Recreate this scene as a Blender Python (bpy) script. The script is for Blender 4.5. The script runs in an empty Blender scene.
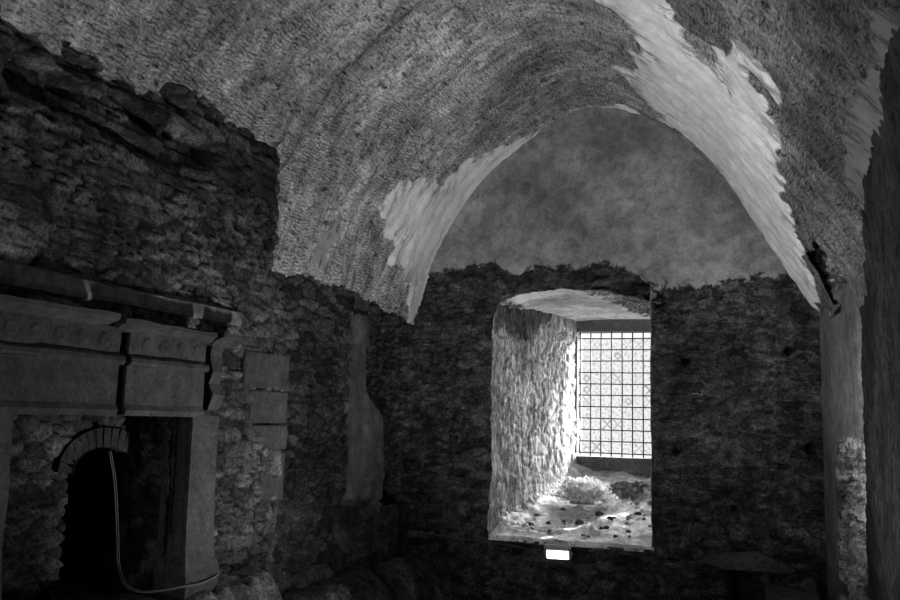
import bpy, bmesh, math, random
import numpy as np
from mathutils import Vector
random.seed(7)
sc = bpy.context.scene
col = sc.collection

# ------------------------------------------------------------------ noise
def _h(ix, iy, iz, seed):
    n = (ix.astype(np.int64)*374761393 + iy.astype(np.int64)*668265263 + iz.astype(np.int64)*2147483647 + seed*974634777) & 0xFFFFFFFF
    n = ((n ^ (n >> 13))*1274126177) & 0xFFFFFFFF
    n = ((n ^ (n >> 16))*2246822519) & 0xFFFFFFFF
    return ((n ^ (n >> 15)) & 0xFFFFFF)/float(0xFFFFFF)
def vnoise(x, y, z=0.0, seed=0):
    x = np.asarray(x, float); y = np.asarray(y, float); z = np.asarray(z, float) + x*0
    ix, iy, iz = np.floor(x), np.floor(y), np.floor(z)
    fx, fy, fz = x-ix, y-iy, z-iz
    fx, fy, fz = (f*f*f*(f*(f*6-15)+10) for f in (fx, fy, fz))
    r = 0
    for a in (0, 1):
        for b in (0, 1):
            for c in (0, 1):
                w = (fx if a else 1-fx)*(fy if b else 1-fy)*(fz if c else 1-fz)
                r = r + w*_h(ix+a, iy+b, iz+c, seed)
    return r*2-1
def fbm(x, y, z=0.0, seed=0, octv=4, gain=.5):
    r, a, s = 0, 1, 0
    for o in range(octv):
        r = r + a*vnoise(x*2**o+o*7.3, y*2**o+o*3.1, z*2**o if not np.isscalar(z) else z+o, seed+o)
        s += a; a *= gain
    return r/s
def voro(u, v, seed=0, jit=.85):
    iu, iv = np.floor(u), np.floor(v)
    f1 = np.full(u.shape, 9.); f2 = np.full(u.shape, 9.); rid = np.zeros(u.shape)
    z0 = np.zeros(u.shape)
    for a in (-1, 0, 1):
        for b in (-1, 0, 1):
            cu, cv = iu+a, iv+b
            pu = cu+.5+(_h(cu, cv, z0, seed)-.5)*jit
            pv = cv+.5+(_h(cu, cv, z0, seed+9)-.5)*jit
            d = np.hypot(pu-u, pv-v)
            rr = _h(cu, cv, z0, seed+21)
            m = d < f1
            f2 = np.where(m, f1, np.minimum(f2, d))
            rid = np.where(m, rr, rid); f1 = np.where(m, d, f1)
    return f1, f2, rid
def sstep(a, b, x):
    t = np.clip((x-a)/(b-a), 0, 1); return t*t*(3-2*t)
def rubble(u, v, seed=0, w=.26, h=.105):
    """rubble masonry: height (m), mortar mask, per-stone random"""
    uu = u + .05*fbm(u*3, v*3, 1.5, seed+3, 3) + .02*fbm(u*14, v*14, 0., seed+1, 2)
    vv = v + .045*fbm(u*2.2, v*4, 4.5, seed+5, 3) + .012*fbm(u*14, v*14, 3., seed+2, 2)
    f1, f2, r = voro(uu/w, vv/h, seed)
    g1, g2, r2 = voro(uu/(w*.42)+5, vv/(h*.5)+9, seed+40)
    small = vnoise(u*1.7, v*2.3, 2., seed+60) > .12
    e = np.where(small, (g2-g1)*.75, f2-f1); rr = np.where(small, r2, r)
    face = sstep(.02, .22, e)
    hgt = face*(.022+.030*rr) + .010*fbm(u*9, v*16, 0., seed+8, 3) + .022*fbm(u*1.3, v*1.3, 0., seed+11, 3)
    return hgt, 1-sstep(.03, .16, e), rr
def poly_sd(x, y, P):
    """signed distance to polygon, positive inside"""
    n = len(P); d = np.full(x.shape, 1e9); ins = np.zeros(x.shape, bool)
    for i in range(n):
        ax, ay = P[i]; bx, by = P[(i+1) % n]
        ex, ey = bx-ax, by-ay; L = ex*ex+ey*ey+1e-12
        t = np.clip(((x-ax)*ex+(y-ay)*ey)/L, 0, 1)
        d = np.minimum(d, np.hypot(x-ax-t*ex, y-ay-t*ey))
        if ay != by:
            c = ((ay > y) != (by > y)) & (x < (bx-ax)*(y-ay)/(by-ay)+ax)
            ins ^= c
    return np.where(ins, d, -d)

# ------------------------------------------------------------------ objects
def tag(o, label=None, cat=None, group=None, kind=None):
    if label: o['label'] = label
    if cat: o['category'] = cat
    if group: o['group'] = group
    if kind: o['kind'] = kind
    return o
def link(name, me, mat, parent=None):
    o = bpy.data.objects.new(name, me); col.objects.link(o)
    if mat: me.materials.append(mat)
    if parent: o.parent = parent
    return o
def empty(name, loc, label, cat, group=None):
    o = bpy.data.objects.new(name, None); col.objects.link(o); o.location = loc
    o.empty_display_size = .1
    return tag(o, label, cat, group)
def sheet(name, X, Y, Z, mat, attrs={}, keep=None, uv=None, flip=False, parent=None, smooth=True):
    """X,Y,Z: (m,n) arrays"""
    m, n = X.shape
    idx = np.arange(m*n).reshape(m, n)
    q = np.stack([idx[:-1, :-1], idx[1:, :-1], idx[1:, 1:], idx[:-1, 1:]], -1).reshape(-1, 4)
    if flip: q = q[:, ::-1]
    if keep is not None: q = q[keep[:-1, :-1].reshape(-1)]
    used = np.unique(q); mp = np.full(m*n, -1); mp[used] = np.arange(len(used)); q = mp[q]
    co = np.stack([X, Y, Z], -1).reshape(-1, 3)[used]
    me = bpy.data.meshes.new(name)
    me.vertices.add(len(co)); me.vertices.foreach_set('co', co.astype(np.float32).ravel())
    me.loops.add(q.size); me.loops.foreach_set('vertex_index', q.ravel().astype(np.int32))
    me.polygons.add(len(q)); me.polygons.foreach_set('loop_start', np.arange(0, q.size, 4, dtype=np.int32))
    me.polygons.foreach_set('loop_total', np.full(len(q), 4, np.int32))
    me.update(calc_edges=True)
    for k, a in attrs.items():
        at = me.attributes.new(k, 'FLOAT', 'POINT')
        at.data.foreach_set('value', (a+np.zeros(X.shape)).reshape(-1)[used].astype(np.float32))
    if uv is not None:
        at = me.attributes.new('sv', 'FLOAT_VECTOR', 'POINT')
        vv = np.stack([uv[0]+0*X, uv[1]+0*X, 0*X], -1).reshape(-1, 3)[used]
        at.data.foreach_set('vector', vv.astype(np.float32).ravel())
    me.polygons.foreach_set('use_smooth', np.full(len(q), smooth))
    me.update()
    return link(name, me, mat, parent)
def bm_obj(name, bm, mat, parent=None, smooth=False, bevel=0, disp=0, seed=0, sub=0):
    if sub:
        bmesh.ops.subdivide_edges(bm, edges=bm.edges[:], cuts=sub, use_grid_fill=True)
    if bevel:
        bmesh.ops.bevel(bm, geom=[e for e in bm.edges if e.calc_face_angle(0) > .5], offset=bevel, segments=2, affect='EDGES', profile=.6)
    if disp:
        bm.normal_update()
        c = np.array([v.co[:] for v in bm.verts])
        d = disp*(fbm(c[:, 0]*5+seed, c[:, 1]*5, c[:, 2]*5, seed, 4))
        ns = [v.normal.copy() for v in bm.verts]
        for v, n, k in zip(bm.verts, ns, d): v.co += n*float(k)
    bmesh.ops.recalc_face_normals(bm, faces=bm.faces[:])
    me = bpy.data.meshes.new(name); bm.to_mesh(me); bm.free()
    if smooth:
        for p in me.polygons: p.use_smooth = True
    return link(name, me, mat, parent)
def box_bm(lo, hi, bm=None):
    bm = bm or bmesh.new()
    r = bmesh.ops.create_cube(bm, size=1)
    for v in r['verts']:
        v.co = Vector([(lo[i]+hi[i])/2+v.co[i]*(hi[i]-lo[i]) for i in range(3)])
    return bm
def prism_bm(profile, a0, a1, fn, cuts=24):
    """sweep a closed profile between a0 and a1; fn(p, q, a) -> xyz"""
    bm = bmesh.new(); rings = []
    for k in range(cuts+1):
        a = a0+(a1-a0)*k/cuts
        rings.append([bm.verts.new(fn(p, q, a)) for p, q in profile])
    n = len(profile)
    for k in range(cuts):
        for i in range(n):
            bm.faces.new((rings[k][i], rings[k][(i+1) % n], rings[k+1][(i+1) % n], rings[k+1][i]))
    bm.faces.new(rings[0][::-1]); bm.faces.new(rings[-1])
    return bm
def tube_bm(pts, r, n=8, bm=None):
    bm = bm or bmesh.new(); rings = []
    pts = [Vector(p) for p in pts]
    for i, p in enumerate(pts):
        t = (pts[min(i+1, len(pts)-1)]-pts[max(i-1, 0)]).normalized()
        a = t.cross(Vector((.13, .21, 1))).normalized()
        if a.length < .5: a = t.cross(Vector((1, 0, 0))).normalized()
        b = t.cross(a)
        rings.append([bm.verts.new(p+(a*math.cos(2*math.pi*k/n)+b*math.sin(2*math.pi*k/n))*r) for k in range(n)])
    for i in range(len(pts)-1):
        for k in range(n):
            bm.faces.new((rings[i][k], rings[i][(k+1) % n], rings[i+1][(k+1) % n], rings[i+1][k]))
    bm.faces.new(rings[0][::-1]); bm.faces.new(rings[-1])
    return bm
def spline(pts, n=12):
    out = []; P = [pts[0]]+list(pts)+[pts[-1]]
    for i in range(1, len(P)-2):
        p0, p1, p2, p3 = map(Vector, P[i-1:i+3])
        for k in range(n):
            t = k/n
            out.append(.5*((2*p1)+(p2-p0)*t+(2*p0-5*p1+4*p2-p3)*t*t+(3*p1-p0-3*p2+p3)*t**3))
    out.append(Vector(pts[-1])); return out

# ------------------------------------------------------------------ materials
class NT:
    def __init__(s, name):
        s.m = bpy.data.materials.new(name); s.m.use_nodes = True
        s.t = s.m.node_tree; s.b = s.t.nodes['Principled BSDF']
        s.b.inputs['Specular IOR Level'].default_value = .15
    def n(s, typ, **kw):
        nd = s.t.nodes.new(typ)
        for k, v in kw.items(): setattr(nd, k, v)
        return nd
    def plug(s, sock, v):
        if hasattr(v, 'is_output'): s.t.links.new(v, sock)
        else: sock.default_value = v
    def math(s, op, a, b=0., c=None, clamp=False):
        nd = s.n('ShaderNodeMath', operation=op); nd.use_clamp = clamp
        s.plug(nd.inputs[0], a); s.plug(nd.inputs[1], b)
        if c is not None: s.plug(nd.inputs[2], c)
        return nd.outputs[0]
    def mul(s, *a):
        r = a[0]
        for x in a[1:]: r = s.math('MULTIPLY', r, x)
        return r
    def add(s, a, b): return s.math('ADD', a, b)
    def attr(s, k, out='Fac'): return s.n('ShaderNodeAttribute', attribute_name=k).outputs[out]
    def coord(s): return s.n('ShaderNodeTexCoord').outputs['Object']
    def scaled(s, vec, sx, sy, sz):
        nd = s.n('ShaderNodeMapping'); s.plug(nd.inputs['Vector'], vec); nd.inputs['Scale'].default_value = (sx, sy, sz)
        return nd.outputs[0]
    def noise(s, vec, scale, detail=6, rough=.6, dist=0.):
        nd = s.n('ShaderNodeTexNoise'); s.plug(nd.inputs['Vector'], vec)
        nd.inputs['Scale'].default_value = scale; nd.inputs['Detail'].default_value = detail
        nd.inputs['Roughness'].default_value = rough; nd.inputs['Distortion'].default_value = dist
        return nd.outputs[0]
    def vor(s, vec, scale, feature='F1', out='Distance'):
        nd = s.n('ShaderNodeTexVoronoi', feature=feature); s.plug(nd.inputs['Vector'], vec)
        nd.inputs['Scale'].default_value = scale
        return nd.outputs[out]
    def rng(s, v, a, b, c=0., d=1., smooth=True):
        nd = s.n('ShaderNodeMapRange'); nd.interpolation_type = 'SMOOTHSTEP' if smooth else 'LINEAR'
        s.plug(nd.inputs[0], v)
        for i, x in enumerate((a, b, c, d)): s.plug(nd.inputs[1+i], x)
        return nd.outputs[0]
    def mix(s, f, a, b):
        nd = s.n('ShaderNodeMix', data_type='FLOAT'); s.plug(nd.inputs[0], f); s.plug(nd.inputs[2], a); s.plug(nd.inputs[3], b)
        return nd.outputs[0]
    def n_out(s, c, sv, w):
        nd = s.n('ShaderNodeVectorMath', operation='ADD'); cb = s.n('ShaderNodeCombineXYZ')
        s.plug(cb.inputs[1], s.mul(w, .30)); s.plug(nd.inputs[0], sv); s.plug(nd.inputs[1], cb.outputs[0]); return nd.outputs[0]
    def done(s, val, height=None, strength=1., dist=.01, rough=.95):
        s.plug(s.b.inputs['Base Color'], val if hasattr(val, 'is_output') else (val, val, val, 1))
        s.b.inputs['Roughness'].default_value = rough
        if height is not None:
            b = s.n('ShaderNodeBump'); b.inputs['Strength'].default_value = strength; b.inputs['Distance'].default_value = dist
            s.plug(b.inputs['Height'], height); s.t.links.new(b.outputs[0], s.b.inputs['Normal'])
        return s.m

def stone_mat(name, base=.05, plaster=.12, mort=.5, fleck=.5, spread=1.0):
    s = NT(name); c = s.coord()
    rnd, mo, pl = s.attr('rnd'), s.attr('mort'), s.attr('plas')
    big = s.noise(c, 1.1, 5, .6); mid = s.noise(c, 7, 8, .68, .4); fine = s.noise(c, 38, 8, .72)
    streak = s.noise(s.scaled(c, 10, 10, 60), 1, 6, .7, .5)
    v = s.mul(base, s.rng(rnd, 0, 1, 1-.6*spread, 1+.9*spread, False), s.rng(mo, 0, 1, 1, 1-mort, False),
              s.rng(big, .25, .75, .45, 1.65), s.rng(mid, .27, .73, .3, 1.8), s.rng(fine, .3, .7, .25, 1.8))
    v = s.add(v, s.mul(base*fleck, s.rng(streak, .56, .76, 0, 5.0)))
    edge = s.add(pl, s.math('MULTIPLY', s.add(mid, -.5), .35))
    m = s.rng(edge, -.015, .015)
    crack = s.rng(s.vor(c, 5, 'DISTANCE_TO_EDGE'), 0, .02, .75, 1)
    pv = s.mul(plaster, s.rng(big, .25, .75, .6, 1.45), s.rng(mid, .25, .75, .6, 1.4), s.rng(fine, .25, .75, .8, 1.2), crack)
    v = s.mix(m, v, pv)
    h = s.add(s.mul(mid, s.mix(m, 1.0, .35)), s.add(s.mul(fine, s.mix(m, .5, .2)), s.mul(streak, s.mix(m, .5, 0.))))
    h = s.add(h, s.mul(m, .8))
    return s.done(v, h, 1., .05)

def vault_mat():
    s = NT('vault_plaster'); c = s.coord(); sv = s.attr('sv', 'Vector')
    sep = s.n('ShaderNodeSeparateXYZ'); s.plug(sep.inputs[0], sv)
    big = s.noise(c, .9, 6, .62); mid = s.noise(c, 5, 8, .68, .5); fine = s.noise(c, 40, 6, .7)
    # impressions of the wattle formwork: short ridges in rows
    w1 = s.noise(c, 2.5, 4); w2 = s.noise(c, 9, 3)
    S = s.add(sep.outputs[0], s.add(s.mul(w1, .22), s.mul(w2, .03)))
    Y = s.add(sep.outputs[1], s.add(s.mul(w1, .30), s.mul(w2, .05)))
    row = s.math('DIVIDE', Y, .085)
    fl = s.math('FLOOR', row); fr = s.math('FRACT', row)
    wn = s.n('ShaderNodeTexWhiteNoise', noise_dimensions='1D'); s.plug(wn.inputs['W'], fl)
    ph = s.mul(wn.outputs[0], 6.28)
    ridge = s.math('SINE', s.add(s.mul(S, 6.2832/.034), ph))
    env = s.math('SINE', s.mul(fr, 3.1416))
    reed = s.mul(s.rng(ridge, -1, 1), s.math('POWER', env, .5))
    patchy = s.rng(s.noise(c, 1.6, 5, .6, .3), .38, .62, .1, 1)
    dash = s.noise(s.scaled(sv, 55, 11, 1), 1, 4, .7, .3)       # short cracks along the reeds
    dk = s.rng(dash, .36, .47, .25, 1)
    pit = s.rng(s.vor(s.scaled(sv, 1.6, 1, 1), 13), .04, .13, .3, 1)
    pitmask = s.rng(s.noise(c, 3.1, 5, .6), .40, .58)
    pit = s.mix(pitmask, 1., pit)
    gash = s.rng(s.noise(s.scaled(sv, 20, 7, 1), 1, 8, .78, .8), .34, .44, .25, 1)
    stripe = s.rng(s.noise(s.scaled(s.n_out(c, sv, w1), 1.1, 12, 1), 1, 6, .65, .3), .28, .72, .70, 1.28)
    v = s.mul(.45, stripe, gash, s.rng(big, .25, .75, .62, 1.4), s.rng(mid, .25, .75, .5, 1.55), s.rng(fine, .25, .75, .45, 1.5),
              s.mix(patchy, 1., s.rng(reed, 0, 1, .74, 1.12)), dk, pit, s.attr('base_tone'))
    pl = s.attr('plas')
    m = s.rng(s.add(pl, s.add(s.mul(s.add(s.noise(c, 4, 2, .5), -.5), .30), s.mul(s.add(s.noise(c, 14, 3, .5), -.5), .08))), -.012, .02)
    lines = s.rng(s.noise(s.scaled(sv, 4, 14, 1), 1, 7, .75, .4), .33, .44, .72, 1)
    lines = s.mul(lines, s.rng(s.noise(s.scaled(sv, 5, 24, 1), 1, 7, .7, .5), .29, .36, .42, 1))
    wear = s.rng(s.noise(s.scaled(sv, 2.2, 6, 1), 1, 9, .75, .5), .50, .57, 1, .42)
    pv = s.mul(s.attr('ptone'), s.rng(big, .25, .75, .85, 1.15), s.rng(mid, .25, .75, .82, 1.15), s.rng(fine, .3, .7, .9, 1.06), lines, s.mix(s.rng(pl, .05, .34), wear, 1.))
    v = s.mix(m, v, pv)
    h = s.add(s.mul(reed, s.mul(patchy, .20)), s.add(s.mul(mid, .9), s.mul(fine, .28)))
    h = s.add(h, s.add(s.mul(dash, .5), s.mul(pit, .5)))
    h = s.mix(m, h, s.add(s.mul(fine, .08), s.add(1.25, s.mul(mid, .25))))
    return s.done(v, s.add(h, s.mul(s.mix(m, gash, 1.), .6)), 1., .045)

def plaster_mat(name, base=.16, lo=.5, hi=1.6, scale=1., vert=False, mask=False):
    s = NT(name); c = s.coord()
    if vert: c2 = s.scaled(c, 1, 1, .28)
    else: c2 = c
    big = s.noise(c, 1.3*scale, 7, .6, .6); mid = s.noise(c2, 9*scale, 9, .72, .3); fine = s.noise(c2, 45*scale, 6, .7)
    spk = s.rng(s.noise(c2, 24, 8, .75), .44, .56, .35, 1)
    v = s.mul(base, s.rng(big, .25, .75, lo, hi), s.rng(mid, .25, .75, lo, hi), s.rng(fine, .25, .75, .6, 1.35))
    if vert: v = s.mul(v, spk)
    if name == 'dusty_debris': v = s.mul(v, s.attr('foot_shade'), s.rng(s.noise(c, 16, 8, .75), .38, .50, .6, 1))
    if mask:
        m = s.rng(s.add(s.attr('plas'), s.add(s.mul(s.add(mid, -.5), .5), s.mul(s.add(s.noise(s.scaled(c, 6, 6, 1), 1, 4), -.5), .5))), -.03, .05)
        v = s.mix(m, s.mul(.10, s.rng(mid, .25, .75, .3, 1.9), s.rng(fine, .25, .75, .4, 1.6)), v)
    return s.done(v, s.add(mid, s.mul(fine, .4)), .8, .03 if vert else .012)

def simple(name, v, rough=.7, metal=0., nscale=20, amp=.4, bump=.3):
    s = NT(name); c = s.coord(); n = s.noise(c, nscale, 6, .65); b = s.noise(c, nscale*.15, 5, .6)
    s.b.inputs['Metallic'].default_value = metal
    return s.done(s.mul(v, s.rng(n, .25, .75, 1-amp, 1+amp), s.rng(b, .25, .75, 1-amp, 1+amp)), n, bump, .01, rough)

M_back = stone_mat('dark_schist_masonry', .060, .25, .35, .8)
M_left = stone_mat('dark_rubble_masonry', .043, .075, .75, .4)
M_right = stone_mat('worn_pier_masonry', .34, .17, .5, .6)
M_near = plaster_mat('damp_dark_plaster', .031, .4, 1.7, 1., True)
M_vault = vault_mat()
M_reveal = plaster_mat('white_scaled_plaster', .72, .68, 1.22, 1., True, True)
M_ceil = stone_mat('embrasure_ceiling_plaster', .26, .72, .6, .3)
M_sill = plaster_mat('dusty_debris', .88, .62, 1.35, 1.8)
M_apron = plaster_mat('dark_render', .12, .7, 1.3)  # darkened to carry the shade below the window
M_carved = plaster_mat('weathered_dressed_stone', .026, .6, 1.45, .9)
M_carved_l = plaster_mat('pale_dressed_stone', .034, .6, 1.4, .9)
M_quoin = plaster_mat('pale_quoin_stone', .034, .5, 1.5, 1.5)
M_brick = simple('old_brick', .02, .9, 0, 30, .4)
M_wood = simple('weathered_oak', .075, .9, 0, 14, .5)
M_iron = simple('wrought_iron', .035, .6, .3, 40, .3)
M_rock = simple('loose_rubble_stone', .22, .95, 0, 18, .45, .6)
M_rockd = simple('dark_loose_stone', .07, .95, 0, 18, .45, .6)
M_soot = simple('soot', .012, .95)
M_floor = stone_mat('earth_floor', .07, .10, .4, .5)
M_cable = simple('grey_cable_sheath', .09, .5, 0, 40, .1)
M_alu = simple('cast_aluminium', .35, .45, .6, 40, .15)
M_leaf = simple('dry_pale_leaf', .62, .8, 0, 30, .25)
_s = NT('bleached_leaf'); _s.t.nodes.remove(_s.b)
_d = _s.n('ShaderNodeBsdfDiffuse'); _d.inputs[0].default_value = (.9, .9, .9, 1); _t = _s.n('ShaderNodeBsdfTranslucent'); _t.inputs[0].default_value = (.85, .85, .85, 1)
_m = _s.n('ShaderNodeMixShader'); _s.t.links.new(_d.outputs[0], _m.inputs[1]); _s.t.links.new(_t.outputs[0], _m.inputs[2])
_s.t.links.new(_m.outputs[0], [n for n in _s.t.nodes if n.type == 'OUTPUT_MATERIAL'][0].inputs[0]); M_leaf = _s.m
M_stem = simple('dry_stem', .25, .9)

# ------------------------------------------------------------------ vault profile
PROF = [(-4.36, 2.72), (-4.22, 3.14), (-4.07, 3.57), (-3.85, 3.99), (-3.54, 4.41), (-3.17, 4.71), (-2.74, 5.02), (-2.44, 5.19), (-2.18, 5.26), (-1.79, 5.19), (-1.45, 4.99), (-1.07, 4.63), (-0.75, 4.29), (-0.45, 3.86), (-0.2, 3.46), (0.04, 3.08), (0.18, 2.81), (0.25, 2.55)]
pX = np.array([p[0] for p in PROF]); pZ = np.array([p[1] for p in PROF])
pS = np.concatenate([[0], np.cumsum(np.hypot(np.diff(pX), np.diff(pZ)))])
# smooth resample
sf = np.linspace(0, pS[-1], 400)
def smooth1(a, k=9):
    w = np.ones(k)/k; p = np.pad(a, k//2, mode='reflect', reflect_type='odd'); return np.convolve(p, w, 'valid')
xs = smooth1(smooth1(np.interp(sf, pS, pX))); zs = smooth1(smooth1(np.interp(sf, pS, pZ)))
def flare(Y): return np.clip((10-Y)*.11, 0, .5)

P1 = [(4.13, 7.02), (4.39, 7.19), (4.52, 7.58), (4.33, 8.03), (4.29, 8.56), (4.04, 8.64), (4.24, 9.13), (4.38, 9.51), (4.65, 9.18), (4.42, 9.71), (4.82, 9.52), (5.16, 9.5), (5.53, 9.69), (5.75, 9.8), (6.17, 9.9), (6.52, 10.1), (6.76, 10.2), (6.96, 10.2), (6.99, 10.2), (7.05, 10.1), (6.98, 9.37), (6.87, 9.19), (6.65, 8.94), (6.47, 8.44), (6.29, 8.02), (6.22, 8.01), (6.06, 6.99), (5.95, 6.69), (5.82, 6.41), (5.62, 6.23), (5.71, 6.18), (6.01, 6.23), (5.95, 6.13), (5.79, 5.87), (5.61, 5.78), (5.49, 6.0), (5.46, 6.26), (5.28, 6.43), (5.32, 6.74), (5.5, 6.87), (5.32, 6.74), (5.16, 6.73), (5.0, 6.48), (4.92, 6.09), (4.5, 5.3), (4.1, 5.6)]
P2 = [(1.16, 8.15), (1.43, 8.29), (1.51, 8.53), (1.68, 8.88), (1.62, 9.12), (2.0, 9.31), (2.46, 9.65), (2.92, 10.02), (2.5, 10.15), (1.73, 10.2), (1.37, 10.2), (0.89, 10.2), (0.44, 10.2), (0.0, 10.2), (0.0, 9.75), (0.37, 9.6), (0.54, 9.19), (0.59, 8.82), (0.81, 8.86), (0.84, 8.58), (0.9, 8.43), (1.07, 8.11)]
P3 = [(3.15, 10.2), (3.25, 10.02), (3.51, 9.94), (3.88, 9.86), (4.06, 9.9), (4.3, 10.2)]
P4 = [(0.28, 7.29), (0.47, 7.32), (0.76, 7.43), (0.95, 7.55), (0.65, 7.62), (0.29, 7.61)]
P5 = [(6.5, 3.83), (6.75, 3.3), (6.8, 4.2), (6.85, 4.85), (6.9, 5.68), (7.0, 6.53), (6.58, 6.3), (6.42, 5.36), (6.52, 4.52)]

def build_vault():
    ss = np.arange(-.02, pS[-1], .02); yy = np.concatenate([np.arange(-1.6, 3, .08), np.arange(3, 10.22, .0225)])
    S, Y = np.meshgrid(ss, yy, indexing='ij')
    X0 = np.interp(S, sf, xs); Z0 = np.interp(S, sf, zs)
    w = np.clip((X0+2.18)/2.4, 0, 1.1)
    X = X0+flare(Y)*w
    dS = .01
    tx = np.interp(S+dS, sf, xs)-np.interp(S-dS, sf, xs); tz = np.interp(S+dS, sf, zs)-np.interp(S-dS, sf, zs)
    L = np.hypot(tx, tz)+1e-9; nx, nz = tz/L, -tx/L       # pointing into the room (down)
    d = .05*fbm(S*.8, Y*.8, 0, 11, 3)+.018*fbm(S*4, Y*4, 0, 12, 4)
    # rows left by the formwork, wide shallow bands following the arch
    band = np.abs(np.sin(np.pi*(Y+.10*fbm(S*.7, Y*.4, 0, 15, 2))/.26))
    d += .012*band
    f1, f2, r = voro(S/.09, Y/.16, 77); d += .010*(r-.5)*sstep(0, .2, f2-f1)
    # nearer bay sits slightly proud, with an open joint between
    joint = 6.38+.05*fbm(S*2, S*0, 0, 31, 3)+.02*fbm(S*9, S*0, 0, 32, 2)
    near = sstep(-.04, .03, joint-Y)
    d += (.005+.03*sstep(-.3, .4, fbm(S*1.6, S*0, 0, 33, 3)))*near
    lumps = voro(S/.3+3, Y/.35, 91)
    d += near*.035*(lumps[2]-.4)*sstep(.02, .3, lumps[1]-lumps[0])*sstep(0, .3, fbm(S, Y, 0, 5, 2)+.1)
    d -= .06*np.exp(-((Y-joint-.03)/.03)**2)*sstep(.4, 3.2, 3.6-S+0*Y)*sstep(-.35, .25, fbm(S*3, S*0, 0, 34, 3))
    plas = np.maximum.reduce([poly_sd(S, Y, P) for P in (P1, P2, P3)])
    p4 = poly_sd(S, Y, P4); p5 = poly_sd(S, Y, P5)
    # stained, torn area near the crown
    torn = np.exp(-(((S-3.45)/.5)**2+((Y-8.2)/.7)**2))
    d += torn*.05*fbm(S*6, Y*6, 0, 44, 3)
    d += .02*sstep(-.02, .05, plas)
    d = d*sstep(10.2, 9.9, Y) if False else d
    X = X+nx*d; Z = Z0+nz*d
    allp = np.maximum.reduce([plas, p4, p5])
    tone = np.where(plas > np.maximum(p4, p5), .85, np.where(p5 > p4, .12, .26))
    tone = np.where((S < 3) & (plas >= -.1), .78, tone)
    base_tone = 1-.22*torn-.45*np.exp(-((Y-joint)/.055)**2)*sstep(3.2, 2.6, S)*sstep(-.5, 0, fbm(S*3, S*0, 0, 34, 3))-.2*np.exp(-((Y-joint-.1)/.25)**2)*sstep(3.2, 2.6, S)-.18*near  # darker along the joint, in the torn area and the nearer bay
    base_tone *= .8+.2*sstep(3, 6, S*0+Y)
    base_tone *= 1-.30*sstep(4.2, 5.2, S)*sstep(7.6, 6.0, Y)
    base_tone *= 1-.6*sstep(5.8, 6.3, S)
    # lower edge broken away on the left and cut by the pier on the right
    low = .30+.10*fbm(Y*1.3, Y*0, 0, 61, 3)+.05*fbm(Y*8, Y*0, 0, 62, 3)
    low = np.where(Y > 6.5, np.interp(Y, [6.6, 8.2, 9.2, 10.2], [.12, .2, .05, .0])+.05*fbm(Y*6, Y*0, 0, 63, 3), low)
    cut = 6.62+.10*fbm(Y*5, Y*0, 0, 64, 3)+.5*sstep(8.7, 9.0, Y+.1*fbm(S*4, S*0, 0, 65, 2))
    keep = (S > low) & ((Y < 7.9) | (S < cut))
    sheet('vault', X, Y, Z, M_vault, dict(plas=allp, ptone=tone, base_tone=base_tone), keep, uv=(S, Y), flip=True)['kind'] = 'structure'
build_vault()

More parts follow.
